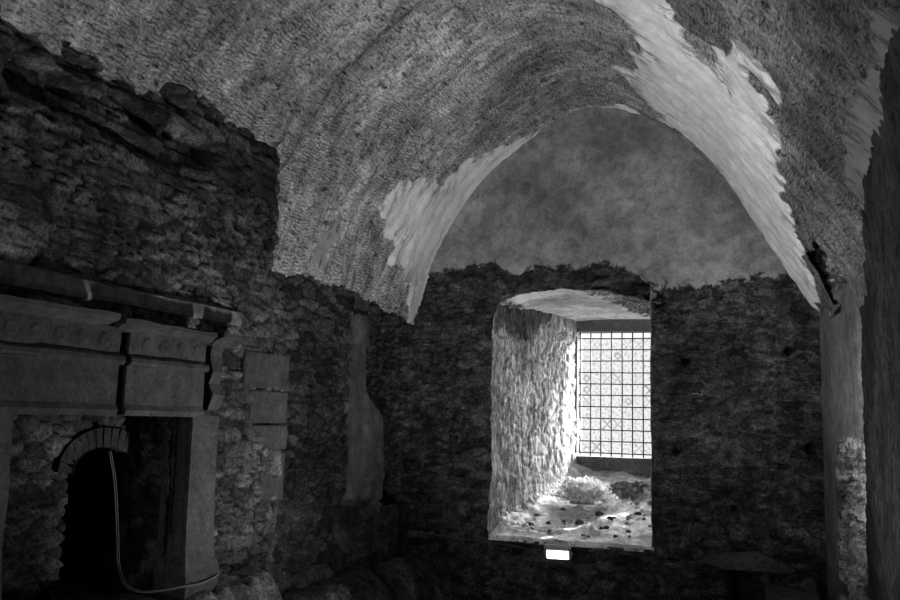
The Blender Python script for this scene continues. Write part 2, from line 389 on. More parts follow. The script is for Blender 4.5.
# ------------------------------------------------------------------ back wall with window embrasure
LUN = [(-5.8, 3.3), (-4.16, 3.33), (-3.77, 3.4), (-3.39, 3.42), (-3.02, 3.32), (-2.66, 3.38), (-2.3, 3.35), (-2.02, 3.4), (-1.79, 3.33), (-1.46, 3.12), (-0.98, 3.09), (-0.51, 3.17), (-0.06, 3.19), (0.19, 3.21), (.8, 3.2)]
def hole_l(z): return -3.32+.035*fbm(z*3, z*0, 0, 201, 3)+.012*fbm(z*16, z*0, 0, 202, 2)+.05*sstep(2.75, 3.05, z)
def hole_r(z): return -1.50+.012*fbm(z*3, z*0, 0, 203, 3)
def hole_b(x): return .30+.012*fbm(x*4, x*0, 0, 205, 3)
def hole_t(x): return 2.93+.17*(1-((x+2.45)/.95)**2).clip(0, 1)+.02*fbm(x*6, x*0, 0, 207, 3)
def build_back():
    xx = np.arange(-5.6, .75, .02); zz = np.arange(-.9, 5.5, .02)
    X, Z = np.meshgrid(xx, zz, indexing='ij')
    # snap grid to the opening
    st = .011
    for f, ax in ((hole_l, 0), (hole_r, 0), (hole_b, 1), (hole_t, 1)):
        if ax == 0:
            e = f(Z); inz = (Z > .25) & (Z < 3.2); m = (np.abs(X-e) < st) & inz; X = np.where(m, e, X)
        else:
            e = f(X); inx = (X > -3.4) & (X < -1.45); m = (np.abs(Z-e) < st) & inx; Z = np.where(m, e, Z)
    inside = (X > hole_l(Z)-1e-4) & (X < hole_r(Z)+1e-4) & (Z > hole_b(X)-1e-4) & (Z < hole_t(X)+1e-4)
    q = inside[:-1, :-1] & inside[1:, :-1] & inside[1:, 1:] & inside[:-1, 1:]
    keep = np.ones(X.shape, bool); keep[:-1, :-1] = ~q
    # lower right recess under the flat stone
    rec = (X > -.73) & (X < -.33) & (Z < .17)
    hgt, mo, rn = rubble(X, Z, 3, .24, .085)
    lz = np.interp(X, [p[0] for p in LUN], [p[1] for p in LUN])+.03*fbm(X*5, X*0, 0, 71, 3)
    lun = (Z-lz)*1.0
    pm = sstep(-.02, .02, lun)
    d = hgt*(1-pm)+pm*(.055+.018*fbm(X*1.2, Z*1.2, 0, 72, 4)+.004*fbm(X*9, Z*9, 0, 73, 3))
    # remains of render on the lower wall
    r1 = poly_sd(X, Z, [(-1.35, 3.0), (-.2, 3.15), (.2, 3.1), (.2, 2.45), (-.6, 2.5), (-1.1, 2.75)])
    r2 = poly_sd(X, Z, [(-4.25, 3.3), (-3.45, 3.35), (-3.5, 2.7), (-3.9, 2.6), (-4.2, 2.9)])
    r3 = poly_sd(X, Z, [(-3.6, 1.1), (-3.38, 1.2), (-3.36, .45), (-3.7, .5)])
    rr = np.maximum.reduce([r1, r2, r3])-.12
    d = np.where(rr > 0, d*.5+.02, d)
    # torn masonry over the opening
    torn = sstep(.25, -.05, np.hypot((X+1.75)/1.6, (Z-3.10)/.55)-.25)
    d -= .10*torn*(1-pm)*(.5+.8*vnoise(X*9, Z*12, 0, 88))
    d -= .12*np.exp(-(((X+1.42)/.07)**2+((Z-2.93)/.10)**2))
    for hx, hz, r in ((-1.24, 1.33, .045), (.10, 1.39, .05), (-1.14, 2.29, .045), (-.09, 2.40, .04), (-1.05, .61, .04), (-2.86+2.2, .75, .03), (-3.79+.1, .95, .02)):
        d -= .22*sstep(r+.015, r-.01, np.hypot(X-hx, Z-hz))
    box = (np.abs(X+4.02) < .13) & (np.abs(Z-.10) < .08); d = np.where(box, -.3, d)
    d = np.where(rec, -.45, d)
    # bottom part is set back under an uneven ledge
    led = .19+.03*fbm(X*3, X*0, 0, 99, 3)
    d -= .07*sstep(led+.02, led-.02, Z)
    near_hole = (np.minimum.reduce([X-hole_l(Z), hole_r(Z)-X, Z-hole_b(X), hole_t(X)-Z]) > -.03)
    d = np.where(near_hole, np.clip(d, 0, np.where(Z < .4, .008, .035)), d)
    plas = lun
    sheet('wall_back', X, 10-d, Z, M_back, dict(mort=mo, rnd=rn*.9, plas=plas), keep)['kind'] = 'structure'
build_back()

def emb_floor(Y): return .30+.2*(Y-10)
def left_x(Y): return -3.33+(Y-10)*.165
def right_x(Y): return -1.50+(Y-10)*.30
def build_embrasure():
    # left reveal
    yy = np.arange(9.975, 12.62, .02); zz = np.arange(.15, 3.35, .02)
    Y, Z = np.meshgrid(yy, zz, indexing='ij')
    hgt, mo, rn = rubble(Y, Z, 51, .3, .2)
    d = .5*hgt+.035*fbm(Y*2, Z*1.2, 0, 52, 4)+.014*fbm(Y*14, Z*6, 0, 53, 3)
    top = sstep(2.55, 2.8, Z+.1*fbm(Y*5, Z*5, 0, 54, 3))*sstep(11.2, 10.5, Y)
    d += top*(-.05+.04*fbm(Y*12, Z*12, 0, 55, 3))
    d = d*sstep(9.97, 10.15, Y)
    foot = np.exp(-((Z-emb_floor(Y))/.12).clip(0)**2)*.10*sstep(10, 10.4, Y)
    X = left_x(Y)+d+foot+(hole_l(Z)+3.33)*sstep(10.4, 10, Y)
    pl = poly_sd(Y, Z, [(9.9, 3.4), (9.9, 2.83), (10.1, 2.68), (10.5, 2.62), (10.9, 2.55), (11.1, 2.72), (11.6, 2.95), (11.6, 3.4)])
    sheet('wall_embrasure_left', X, Y, Z, M_reveal, dict(plas=-pl), flip=False)['kind'] = 'structure'
    X = right_x(Y)-.3*d+(hole_r(Z)+1.5)*sstep(10.4, 10, Y)
    sheet('wall_embrasure_right', X, Y, Z, M_reveal, dict(plas=1.), flip=True)['kind'] = 'structure'
    # ceiling
    xx = np.arange(-3.5, -.6, .02); yy = np.arange(9.975, 12.62, .02)
    X, Y = np.meshgrid(xx, yy, indexing='ij')
    t = (Y-10)/2.5
    Zc = (hole_t(X))*(1-t)+t*(3.0+.03*(1-((X+2.2)/.9)**2).clip(-.5, 1))
    hgt, mo, rn = rubble(X, Y, 61, .18, .08)
    plas = poly_sd(X, Y, [(-3.2, 9.9), (-2.40, 9.9), (-2.22, 10.4), (-2.10, 11.0), (-2.0, 11.8), (-1.75, 12.7), (-3.3, 12.7), (-3.1, 11.5), (-3.18, 10.6)])
    rough = sstep(.02, -.02, plas)
    Zc = Zc+rough*(.06-hgt*1.4)*sstep(9.97, 10.05, Y)+.012*fbm(X*2, Y*5, 0, 63, 3)
    sheet('ceiling_embrasure', X, Y, Zc, M_ceil, dict(mort=mo, rnd=rn, plas=plas), flip=True)['kind'] = 'structure'
    # floor with debris
    xx = np.arange(-3.6, -.7, .018); yy = np.arange(9.962, 12.62, .018)
    X, Y = np.meshgrid(xx, yy, indexing='ij')
    Zf = emb_floor(Y)+(hole_b(X)-.30)*sstep(10.5, 10, Y)
    a = sstep(9.98, 10.3, Y)
    Zf = Zf+a*(.05*fbm(X*1.7, Y*1.7, 0, 64, 3)+.045*fbm(X*7, Y*7, 0, 65, 4))
    f1, f2, r = voro(X/.07, Y/.07, 66)
    deb = sstep(.05, .5, fbm(X*2.3, Y*2.3, 0, 67, 3)+.25*sstep(10.4, 10.2, Y)+.3*sstep(-1.9, -1.6, X))
    Zf = Zf+a*deb*.06*r*sstep(0, .35, f2-f1)
    # pile of rubbish against the window wall
    Zf = Zf+.10*np.exp(-((Y-12.4)/.35)**2)*(1+.6*fbm(X*4, Y*4, 0, 68, 3))+.10*np.exp(-(((X+2.0)/.4)**2+((Y-12)/.3)**2))
    Zf = Zf+.12*np.exp(-((X-left_x(Y))/.16)**2)*a
    Zf = np.where(Y < 9.97, Zf-.05, Zf)
    keep = (Y > 10.06) | ((X > -3.34) & (X < -1.49))
    shade_mask = sstep(11.55, 11.95, Y+.5*fbm(X*2.5, Y*2.5, 0, 69, 4))  # shade at the window foot, painted into the floor colour
    sheet('floor_embrasure', X, Y, Zf, M_sill, dict(foot_shade=1-.80*shade_mask), keep)['kind'] = 'structure'
build_embrasure()

# ------------------------------------------------------------------ the outer window wall (opening, sill, lintel) and an added sun blocker outside
bm = bmesh.new()
for lo, hi in (((-3.6, 12.45, .2), (-2.9, 12.75, 3.6)), ((-2.9, 12.45, .2), (-1.35, 12.75, 1.13)), ((-2.9, 12.45, 2.865), (-1.35, 12.75, 3.6)),
               ((-1.35, 12.45, .2), (-.97, 12.75, 3.6)), ((-.66, 12.45, .2), (-.2, 12.75, 3.6)), ((-.97, 12.45, .2), (-.66, 12.75, 1.1)), ((-.97, 12.45, 1.66), (-.66, 12.75, 3.6))):  # side slit added to throw the sun streak onto the sill
    box_bm(lo, hi, bm)
bm_obj('wall_window', bm, M_apron)['kind'] = 'structure'
bm_obj('wall_sun_blocker', box_bm((-1.95, 13.3, -2), (-.5, 13.5, 3.35)), M_apron, bevel=.03)['kind'] = 'structure'  # unseen slab added to keep the sun off most of the window
# solid masonry around the room so that daylight only enters by its openings
bm = bmesh.new()
for lo, hi in (((-7, -2.2, -1.4), (2, 13, -1.0)), ((-7, -2.2, 5.7), (2, 12.7, 6.1)), ((-7, -2.2, -1.4), (-6.6, 12.7, 6)), ((1.6, -2.2, -1.4), (2, 12.7, 6)),
               ((-7, 12.5, -1.4), (-3.5, 12.8, 6)), ((-.3, 12.5, -1.4), (2, 12.8, 6)), ((-3.6, 12.5, 3.5), (-.2, 12.8, 6)), ((-3.6, 12.5, -1.4), (-.2, 12.8, .3)),
               ((-7, -2.2, -1.4), (2, -1.9, 6))):
    box_bm(lo, hi, bm)
bm_obj('wall_outer', bm, M_apron)['kind'] = 'structure'

# ------------------------------------------------------------------ iron grille
gr = empty('window_grille', (-2.87, 12.6, 1.13), 'wrought iron square grille of thin bars filling the bright window', 'grille')
gy = 0.0
for k in range(11):
    x = -.015+.147*k
    bm = tube_bm([(x, gy, .0), (x+.004*math.sin(k*2.), gy, .9), (x, gy, 1.735)], .0092, 8)
    bm_obj('upright_bar', bm, M_iron, gr, smooth=True)
for k in range(11):
    z = .05+.1595*k
    bm = tube_bm([(-.03, gy-.014, z), (.7, gy-.014, z+.004*math.sin(k*1.7)), (1.52, gy-.014, z)], .0092, 8)
    bm_obj('cross_bar', bm, M_iron, gr, smooth=True)
# the dusty wired glass behind the grille
s = NT('wired_glass'); s.t.nodes.remove(s.b)
c = s.coord(); sp = s.n('ShaderNodeSeparateXYZ'); s.plug(sp.inputs[0], c)
u = s.math('DIVIDE', s.add(sp.outputs[0], .015), .147); v = s.math('DIVIDE', s.add(sp.outputs[2], -.05), .1595)
fu, fv = s.math('FRACT', u), s.math('FRACT', v)
cv = s.n('ShaderNodeCombineXYZ'); s.plug(cv.inputs[0], s.math('FLOOR', u)); s.plug(cv.inputs[1], s.math('FLOOR', v))
wn = s.n('ShaderNodeTexWhiteNoise', noise_dimensions='2D'); s.plug(wn.inputs['Vector'], cv.outputs[0])
r = wn.outputs['Value']
d1 = s.math('ABSOLUTE', s.math('SUBTRACT', fu, fv)); d2 = s.math('ABSOLUTE', s.add(s.add(fu, fv), -1.))
xl = s.math('MINIMUM', d1, d2)
xm = s.mul(s.rng(xl, .02, .16, 1, 0), s.rng(r, .72, 1.15, 0, 1))
dm = s.math('ABSOLUTE', s.add(s.add(s.math('ABSOLUTE', s.add(fu, -.5)), s.math('ABSOLUTE', s.add(fv, -.5))), -.3))
dmm = s.mul(s.rng(dm, .02, .16, 1, 0), s.rng(r, .16, -.05, 0, 1))
blot = s.rng(s.noise(c, 22, 6, .75), .48, .66, 0, 1)
dirt = s.math('MINIMUM', s.add(s.mul(xm, .30), s.add(s.mul(dmm, .28), s.mul(blot, .24))), .6)
tr = s.math('SUBTRACT', .93, dirt)
em = s.n('ShaderNodeBsdfTransparent'); s.plug(em.inputs[0], tr)
out = [n for n in s.t.nodes if n.type == 'OUTPUT_MATERIAL'][0]
s.t.links.new(em.outputs[0], out.inputs[0])
win = bpy.data.objects.new('window_1', None); col.objects.link(win); win.location = (-2.87, 12.68, 1.13); win['kind'] = 'structure'
bm_obj('pane', box_bm((0, 0, .045), (1.5, .004, 1.65)), s.m, win)

# ------------------------------------------------------------------ left side: wall of the corner bay, breast wall, niche
def build_left():
    # corner bay, plane X = -4.4, Y 6.2..8.7 (lower part runs on to 9.1 with a broken top)
    yy = np.arange(6.1, 10.2, .018); zz = np.arange(-1., 3.6, .018)
    Y, Z = np.meshgrid(yy, zz, indexing='ij')
    hgt, mo, rn = rubble(Y, Z, 303, .32, .10); hgt = hgt*.75
    hgt2, mo2, rn2 = rubble(Y, Z, 313, .42, .17)
    lowm = sstep(.95, .75, Z+.15*fbm(Y*2, Z*2, 0, 9, 2))
    hgt = hgt*(1-lowm)+hgt2*lowm; mo = np.where(lowm > .5, mo2*-.6, mo); rn = np.where(lowm > .5, rn2, rn)
    jag = .03*fbm(Z*5, Z*0, 0, 305, 3)
    end = np.interp(Z, [-1, .58, .62, 1.45, 1.60, 1.85, 2.35, 2.42, 2.8, 3.2], [10.2, 10.2, 9.16, 9.16, 9.05, 8.74, 8.72, 8.70, 8.75, 9.3])
    keep = (Y < end+jag*(Z > .62))
    d = hgt
    plas = poly_sd(Y, Z, [(8.42, .75), (8.42, 3.2), (9.4, 3.2), (9.3, .7)])+.01
    pm = sstep(-.02, .03, plas); d = d*(1-pm)+pm*(.05+.01*fbm(Y*6, Z*6, 0, 7, 3))
    bulge = sstep(8.70, 8.85, Y)*sstep(1.9, 1.5, Z); d += bulge*.05*(1+.5*fbm(Y*7, Z*7, 0, 17, 3))
    d = np.where(Z < .6, np.where(Y > 9.0, .05+.4*hgt, d), d)
    sheet('wall_left', -4.4+d, Y, Z, M_left, dict(mort=mo, rnd=rn, plas=plas), keep, flip=True)['kind'] = 'structure'
    # breast wall over the fireplace, plane X = -4.0, Y -2..6.35
    yy = np.concatenate([np.arange(-1.9, 3.0, .06), np.arange(3.0, 6.75, .018)]); zz = np.arange(-1., 4.1, .018)
    Y, Z = np.meshgrid(yy, zz, indexing='ij')
    hgt, mo, rn = rubble(Y, Z, 403, .48, .10)
    endY = 6.31+.19*sstep(2.3, 2.1, Z)+(.035+.13*sstep(2.3, 2.7, Z))*fbm(Z*3.5, Z*0, 0, 405, 4)
    over = (Y-endY).clip(0, None)
    round_ = sstep(-.12, 0, Y-endY)
    d = .62*hgt+.03*fbm(Y*3, Z*5, 0, 407, 4)-.05*round_
    # turn the corner: vertices past the end are pushed back to the corner bay plane
    X = -3.965+d-over*2.0
    Yc = np.where(over > 0, endY+.004*over, Y)
    keep = ~((Y > 3.62) & (Y < 5.02) & (Z < 1.6))
    # ragged gap under the vault
    d2 = .10*sstep(.05, .3, fbm(Y*1.6, Z*5, 0, 408, 3))*sstep(3.15, 3.4, Z)*sstep(2.5, 3.5, Y)
    X = X-d2*(over <= 0)
    sheet('wall_chimney_breast', X, Yc, Z, M_left, dict(mort=mo, rnd=rn, plas=np.full(Y.shape, -1.)), keep, flip=True)['kind'] = 'structure'
    # niche back, plane X = -5.25, with a narrow opening
    yy = np.arange(8.3, 10.2, .03); zz = np.arange(.3, 3.4, .03)
    Y, Z = np.meshgrid(yy, zz, indexing='ij')
    hgt, mo, rn = rubble(Y, Z, 503, .22, .1)
    sheet('wall_niche', -5.25+hgt, Y, Z, M_left, dict(mort=mo, rnd=rn, plas=np.full(Y.shape, -1.)), flip=True)['kind'] = 'structure'
build_left()
# niche bottom: a rough stone bench top with a front block
bm = prism_bm([(-5.4, .3), (-4.36, .3), (-4.34, .52), (-4.37, .575), (-4.6, .60), (-5.4, .62)], 9.0, 10.05, lambda p, q, a: (p, a, q), 30)
bm_obj('trim_niche_sill', bm, M_quoin, disp=.03, seed=5, sub=1, smooth=True)['kind'] = 'structure'
bm_obj('wall_niche_far', box_bm((-5.3, 10.06, -1), (-4.3, 10.2, 3.3)), M_left)['kind'] = 'structure'

# ------------------------------------------------------------------ floor, rear wall, right side
def build_rest():
    xx = np.arange(-5.6, 1.2, .05); yy = np.arange(-1.9, 10.3, .05)
    X, Y = np.meshgrid(xx, yy, indexing='ij')
    hgt, mo, rn = rubble(X, Y, 603, .5, .45)
    Z = -.62+.9*hgt+.04*fbm(X, Y, 0, 604, 3)
    Z += sstep(-3.25, -3.75, X+.12*fbm(Y*2, Y*0, 0, 605, 3))*sstep(6.6, 6.0, Y)*1.0      # raised hearth in front of the fireplace
    Z += sstep(-3.6, -4.3, X+.1*fbm(Y*2, Y*0, 0, 606, 3))*sstep(5.9, 6.4, Y)*.60
    Z = np.where((X > -2.5) & (Y < 1.6), np.maximum(Z, .0+.02*hgt), Z)
    sheet('floor', X, Y, Z, M_floor, dict(mort=mo, rnd=rn, plas=np.full(X.shape, -1.)))['kind'] = 'structure'
    # pier on the right: flares from the corner to the near wall
    tt = np.arange(0, 2.45, .018); zz = np.arange(-.9, 3.9, .018)
    T, Z = np.meshgrid(tt, zz, indexing='ij')
    kx = [0, 2.10, 2.45]; X = np.interp(T, kx, [.255, .51, .80]); Y = np.interp(T, kx, [10.12, 8.03, 7.9])
    hgt, mo, rn = rubble(T, Z, 703, .6, .10)
    low = poly_sd(T, Z, [(.9, -1), (1.0, .6), (.95, 1.25), (1.1, 1.42), (2.6, 1.40), (2.6, -1)])
    pm = sstep(.01, -.03, low)
    d = (hgt*1.4)*(1-pm)+pm*(.055+.014*fbm(T*3, Z*3, 0, 704, 4))
    up = sstep(2.75, 2.95, Z+.1*fbm(T*4, Z*4, 0, 705, 3)); d = d*(1-up)+up*hgt*1.3
    for ht, hz, w, h in ((1.35, 1.16, .17, .035), (1.9, .40, .16, .035), (1.05, 2.72, .15, .06)):
        d = np.where((np.abs(T-ht) < w*2) & (np.abs(Z-hz) < h), -.15, d)
    plas = -low-.12; plas = np.where(Z > 2.85, np.minimum(plas, (2.85-Z)), plas)
    nx = -.985; ny = -.15
    X = X-.30*(Z-2.75).clip(0)
    sheet('wall_right', X+nx*d, Y+ny*d, Z, M_right, dict(mort=mo, rnd=rn, plas=plas), flip=False)['kind'] = 'structure'
    # near wall
    yy = np.concatenate([np.arange(-1.9, 2.5, .08), np.arange(2.5, 8.12, .022)]); zz = np.arange(-.9, 4.2, .022)
    Y, Z = np.meshgrid(yy, zz, indexing='ij')
    d = .03*fbm(Y*1.2, Z*1.2, 0, 801, 4)+.018*fbm(Y*7, Z*7, 0, 802, 4)
    hgt, mo, rn = rubble(Y, Z, 803, .3, .2); d += hgt*.25
    over = (Y-7.95-.05*fbm(Z*3, Z*0, 0, 804, 3)).clip(0)
    X = .485-.11*sstep(2.5, 3.7, Z)-d+over*2.5; Yc = Y-over
    d = 0
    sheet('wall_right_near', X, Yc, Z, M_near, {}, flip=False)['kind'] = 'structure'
    # rear wall with an unseen opening added for the fill light
    bm = bmesh.new()
    for lo, hi in (((-4.6, -1.8, -1), (-3.6, -1.5, 5.5)), ((-1.2, -1.8, -1), (.7, -1.5, 5.5)), ((-3.6, -1.8, 3.2), (-1.2, -1.5, 5.5)), ((-3.6, -1.8, -1), (-1.2, -1.5, -.3))):
        box_bm(lo, hi, bm)
    bm_obj('wall_rear', bm, M_apron)['kind'] = 'structure'
build_rest()

# ------------------------------------------------------------------ fireplace
fp = empty('fireplace', (-4.0, 4.4, .33), 'carved stone fireplace with projecting mantel in the left wall', 'fireplace')
def P(x, y, z): return (x+4.0, y-4.4, z-.33)
def along(prof, y0, y1, name, mat, seed, disp=.012, cuts=26):
    bm = prism_bm(prof, y0, y1, lambda p, q, a: P(p, a, q), cuts)
    return bm_obj(name, bm, mat, fp, disp=disp, seed=seed, sub=1)
B = -4.02
for y0, y1, m_, sd, nm in ((2.6, 4.33, M_carved, 3, 0), (4.40, 5.17, M_carved_l, 4, 1)):
    along([(B, 1.565), (-3.80, 1.565), (-3.785, 1.60), (-3.805, 1.635), (-3.80, 1.86), (-3.79, 1.87), (B, 1.87)], y0, y1, 'lintel', m_, sd)
    along([(B, 1.87), (-3.785, 1.87), (-3.765, 1.89), (-3.77, 1.915), (-3.785, 1.93), (B, 1.93)], y0, y1+.01, 'architrave', m_, sd+2)
    along([(B, 1.93), (-3.80, 1.93), (-3.79, 2.09), (B, 2.09)], y0, y1-.01, 'frieze', m_, sd+4, .006)
along([(B, 2.09), (-3.78, 2.085), (-3.75, 2.105), (-3.72, 2.115), (-3.70, 2.13), (-3.70, 2.16), (B, 2.18)], 2.6, 4.20, 'cornice', M_carved_l, 9, .02)
along([(B, 2.08), (-3.77, 2.075), (-3.74, 2.10), (-3.71, 2.11), (-3.71, 2.14), (B, 2.18)], 4.26, 5.16, 'cornice', M_carved_l, 10, .025)
along([(B, 2.07), (-3.84, 2.07), (-3.80, 2.10), (-3.74, 2.13), (-3.74, 2.16), (B, 2.18)], 5.28, 5.60, 'cornice', M_carved_l, 11, .03, 8)
# roundels carved on the frieze
for k in range(9):
    y = 3.50+.17*k if k < 5 else 4.55+.17*(k-5)
    bm = bmesh.new()
    r = bmesh.ops.create_cone(bm, cap_ends=True, segments=20, radius1=.05, radius2=.03, depth=.008)
    for v in bm.verts:
        x, yy, z = v.co; v.co = Vector(P(-3.79+z, y+x, 2.01+yy))
    bm_obj('roundel', bm, M_carved, fp)
# broken bracket and upper pilaster at the right end
along([(B, 1.60), (-3.86, 1.62), (-3.82, 1.72), (-3.86, 1.80), (-3.83, 1.88), (-3.86, 2.0), (-3.84, 2.08), (B, 2.08)], 5.30, 5.42, 'bracket', M_carved_l, 12, .03, 6)
# jambs
def jamb(y0, y1, name):
    prof = [(-3.80, y0), (-3.80, y1), (B, y1), (B, y0-.01), (-3.97, y0+.01), (-3.93, y0+.03), (-3.90, y0+.015), (-3.86, y0+.03), (-3.83, y0)]
    def fn(p, q, a):
        f = math.exp(-((a-.58)/.12)) if a > .58 else 1
        return P(p+.05*f, q+(q-(y0+y1)/2)*.12*f-.03*f, a)
    bm = prism_bm(prof, .56, 1.575, fn, 22)
    bm_obj(name, bm, M_carved_l, fp, disp=.010, seed=13, sub=1)
    bm = prism_bm([(-3.77, y0-.03), (-3.77, y1+.02), (-4.02, y1+.02), (-4.02, y0-.02)], .38, .60, lambda p, q, a: P(p+.02*math.sin((a-.34)*13), q, a), 8)
    bm_obj('plinth', bm, M_carved_l, fp, disp=.03, seed=14, sub=1)
jamb(5.07, 5.37, 'jamb')
jamb(3.28, 3.58, 'jamb')

# fireback wall behind the opening, with the arched flue hole
def build_fireback():
    yy = np.arange(3.3, 5.3, .018); zz = np.arange(-.3, 2.2, .018)
    Y, Z = np.meshgrid(yy, zz, indexing='ij')
    hgt, mo, rn = rubble(Y, Z, 903, .24, .1)
    cy, w = 4.77, .30
    arch = poly_sd(Y, Z, [(cy-w-.03, -1), (cy-w, 1.22), (cy-w*.8, 1.33), (cy-w*.4, 1.39), (cy, 1.41), (cy+w*.4, 1.39), (cy+w*.8, 1.33), (cy+w, 1.22), (cy+w+.03, -1)])
    X = -4.30+hgt; keep = arch < .008
    # pale patch stones on the left side of the hole
    sheet('wall_fireback', X, Y, Z, M_left, dict(mort=mo, rnd=rn*.8, plas=np.full(Y.shape, -1.)), keep, flip=True)['kind'] = 'structure'
    bm = bmesh.new()
    box_bm((-5.35, 3.9, -.3), (-5.25, 5.4, 1.9), bm); box_bm((-5.3, 3.9, -.3), (-4.32, 4.2, 1.9), bm); box_bm((-5.3, 5.15, -.3), (-4.32, 5.4, 1.9), bm)
    box_bm((-5.3, 3.9, 1.5), (-4.32, 5.4, 1.9), bm)
    bm_obj('wall_flue', bm, M_soot)['kind'] = 'structure'
    # splayed cheeks of the opening
    for nm, y0, y1 in (('wall_cheek_right', 5.06, 5.10), ('wall_cheek_left', 3.60, 3.50)):
        a = np.arange(0, 1.02, .05); zz2 = np.arange(-.3, 1.9, .02)
        A, Z2 = np.meshgrid(a, zz2, indexing='ij')
        h2, m2, r2 = rubble(A*.4, Z2, 911, .2, .1)
        sg = 1 if y0 > 5 else -1
        sheet(nm, -3.93-.45*A, y0+(y1-y0)*A-sg*h2*.5+sg*.03, Z2, M_left, dict(mort=m2, rnd=r2*.6, plas=np.full(A.shape, -1.)), flip=(sg < 0))['kind'] = 'structure'
    bm_obj('ceiling_fireplace', box_bm((-4.4, 3.3, 1.66), (-3.98, 5.3, 1.74)), M_soot)['kind'] = 'structure'
build_fireback()
# brick ring over the hole
ba = empty('brick_arch', (-4.28, 4.77, 1.22), 'small soot-darkened brick arch over the black hole inside the fireplace', 'arch')
for k in range(15):
    t = math.pi*(k+.5)/15
    cx, cz = -.345*math.cos(t), .20*math.sin(t)
    nx_, nz_ = -math.cos(t)*.55, math.sin(t); L = math.hypot(nx_, nz_); nx_, nz_ = nx_/L, nz_/L
    bm = bmesh.new(); bmesh.ops.create_cube(bm, size=1)
    for v in bm.verts:
        a, b, c = v.co; b *= .13; a *= .064; c *= .09
        v.co = Vector((c-.005, cx+nx_*b+nz_*a, cz+nz_*b-nx_*a))
    bm_obj('brick', bm, M_brick, ba, bevel=.008)
# timber string above the mantel
bm = prism_bm([(0, 0), (.05, 0), (.065, .03), (.06, .10), (.0, .13)], -2.4, 1.55, lambda p, q, a: (p, a, q), 50)
o = bm_obj('timber_beam', bm, M_wood, disp=.018, seed=33, sub=1)
o.location = (-3.965, 4.17, 2.25); tag(o, 'weathered dark beam set in the rubble just above the mantel cornice', 'beam')

# dressed corner blocks beside the fireplace
blocks = [(5.85, 6.50, 1.80, 2.08, 'large grey dressed block, topmost of the quoins right of the fireplace'),
          (5.95, 6.50, 1.53, 1.78, 'squarish dressed quoin block directly under the topmost quoin'),
          (6.00, 6.52, 1.31, 1.51, 'pale flat dressed quoin block at the middle of the quoin column'),
          (6.15, 6.50, .91, 1.29, 'tall narrow dressed quoin block, lowest beside the fireplace')]
for k, (y0, y1, z0, z1, lb) in enumerate(blocks):
    bm = box_bm((0, 0, 0), (.16, y1-y0, z1-z0))
    o = bm_obj('quoin_block', bm, M_quoin, bevel=.015, disp=.012, seed=50+k, sub=5)
    o.location = (-4.098, y0, z0); tag(o, lb, 'stone block', 'quoin blocks')

# pilaster with its cap at the niche
pl = empty('pilaster', (-4.36, 8.55, .75), 'narrow pale stone pilaster at the edge of the dark niche', 'pilaster')
bm = box_bm((-.06, -.13, 0), (.05, .08, 1.62)); bm_obj('shaft', bm, M_left, pl, bevel=.02, disp=.012, seed=61, sub=5)
bm = prism_bm([(-.06, -.13), (.06, -.14), (.07, .11), (-.06, .12)], 1.60, 1.92, lambda p, q, a: (p*(1+(a-1.6)*.5), q*(1+(a-1.6)*.3), a), 8)
bm_obj('cap', bm, M_left, pl, disp=.05, seed=62, sub=1, smooth=True)
for a in pl.children:
    me = a.data
    for k, vv in (('rnd', .5), ('mort', 0), ('plas', 1.)):
        at = me.attributes.new(k, 'FLOAT', 'POINT'); at.data.foreach_set('value', np.full(len(me.vertices), vv, np.float32))

# ------------------------------------------------------------------ loose things
def rock(name, loc, size, mat, seed, label, cat='stone', group=None, rz=0.):
    bm = bmesh.new(); bmesh.ops.create_icosphere(bm, subdivisions=3, radius=1)
    c = np.array([v.co[:] for v in bm.verts])
    f = 1+.28*fbm(c[:, 0]*1.3+seed*3.7, c[:, 1]*1.3, c[:, 2]*1.3, seed, 3)
    rs = random.Random(seed)
    planes = [(Vector((rs.uniform(-1, 1), rs.uniform(-1, 1), rs.uniform(-.6, 1))).normalized(), rs.uniform(.62, .85)) for _ in range(7)]
    for v, k in zip(bm.verts, f):
        v.co *= float(k)
        for n, dd in planes:
            e = v.co.dot(n)-dd
            if e > 0: v.co -= n*e
        v.co = Vector((v.co.x*size[0], v.co.y*size[1], max(v.co.z, -.55)*size[2]+.5*size[2]))
    o = bm_obj(name, bm, mat); o.location = loc; o.rotation_euler.z = rz
    return tag(o, label, cat, group)
SZ = emb_floor
uniq = [((-2.26, 10.92), (.060, .05, .04), 'dark angular stone right of the sun streak, nearest the weeds'),
        ((-2.42, 10.55), (.065, .05, .04), 'darkest lump of stone beside the front part of the sun streak'),
        ((-2.10, 10.75), (.055, .04, .035), 'dark flat stone in the middle of the sill debris'),
        ((-1.82, 11.05), (.05, .04, .03), 'small dark stone on the sill near the upper end of the sun streak')]
for k, ((x, y), sz, lb) in enumerate(uniq):
    rock('loose_stone', (x, y, SZ(y)+.01), sz, M_rockd, 100+k, lb, group='dark stones on the window sill', rz=k)
rr = random.Random(3)
for k in range(46):
    while True:
        x = rr.uniform(-3.15, -1.56); y = rr.uniform(10.12, 12.1)
        if x > left_x(y)+.2 and (x > -2.2 or y < 10.35 or rr.random() < .35): break
    a = rr.uniform(.014, .036)
    rock('pebble', (x, y, SZ(y)+.012), (a*1.3, a, a*.8), M_rock if rr.random() < .7 else M_rockd, 200+k, 'small loose rubble piece scattered over the dusty window sill', 'pebble', 'rubble pieces on the window sill', rr.uniform(0, 3))

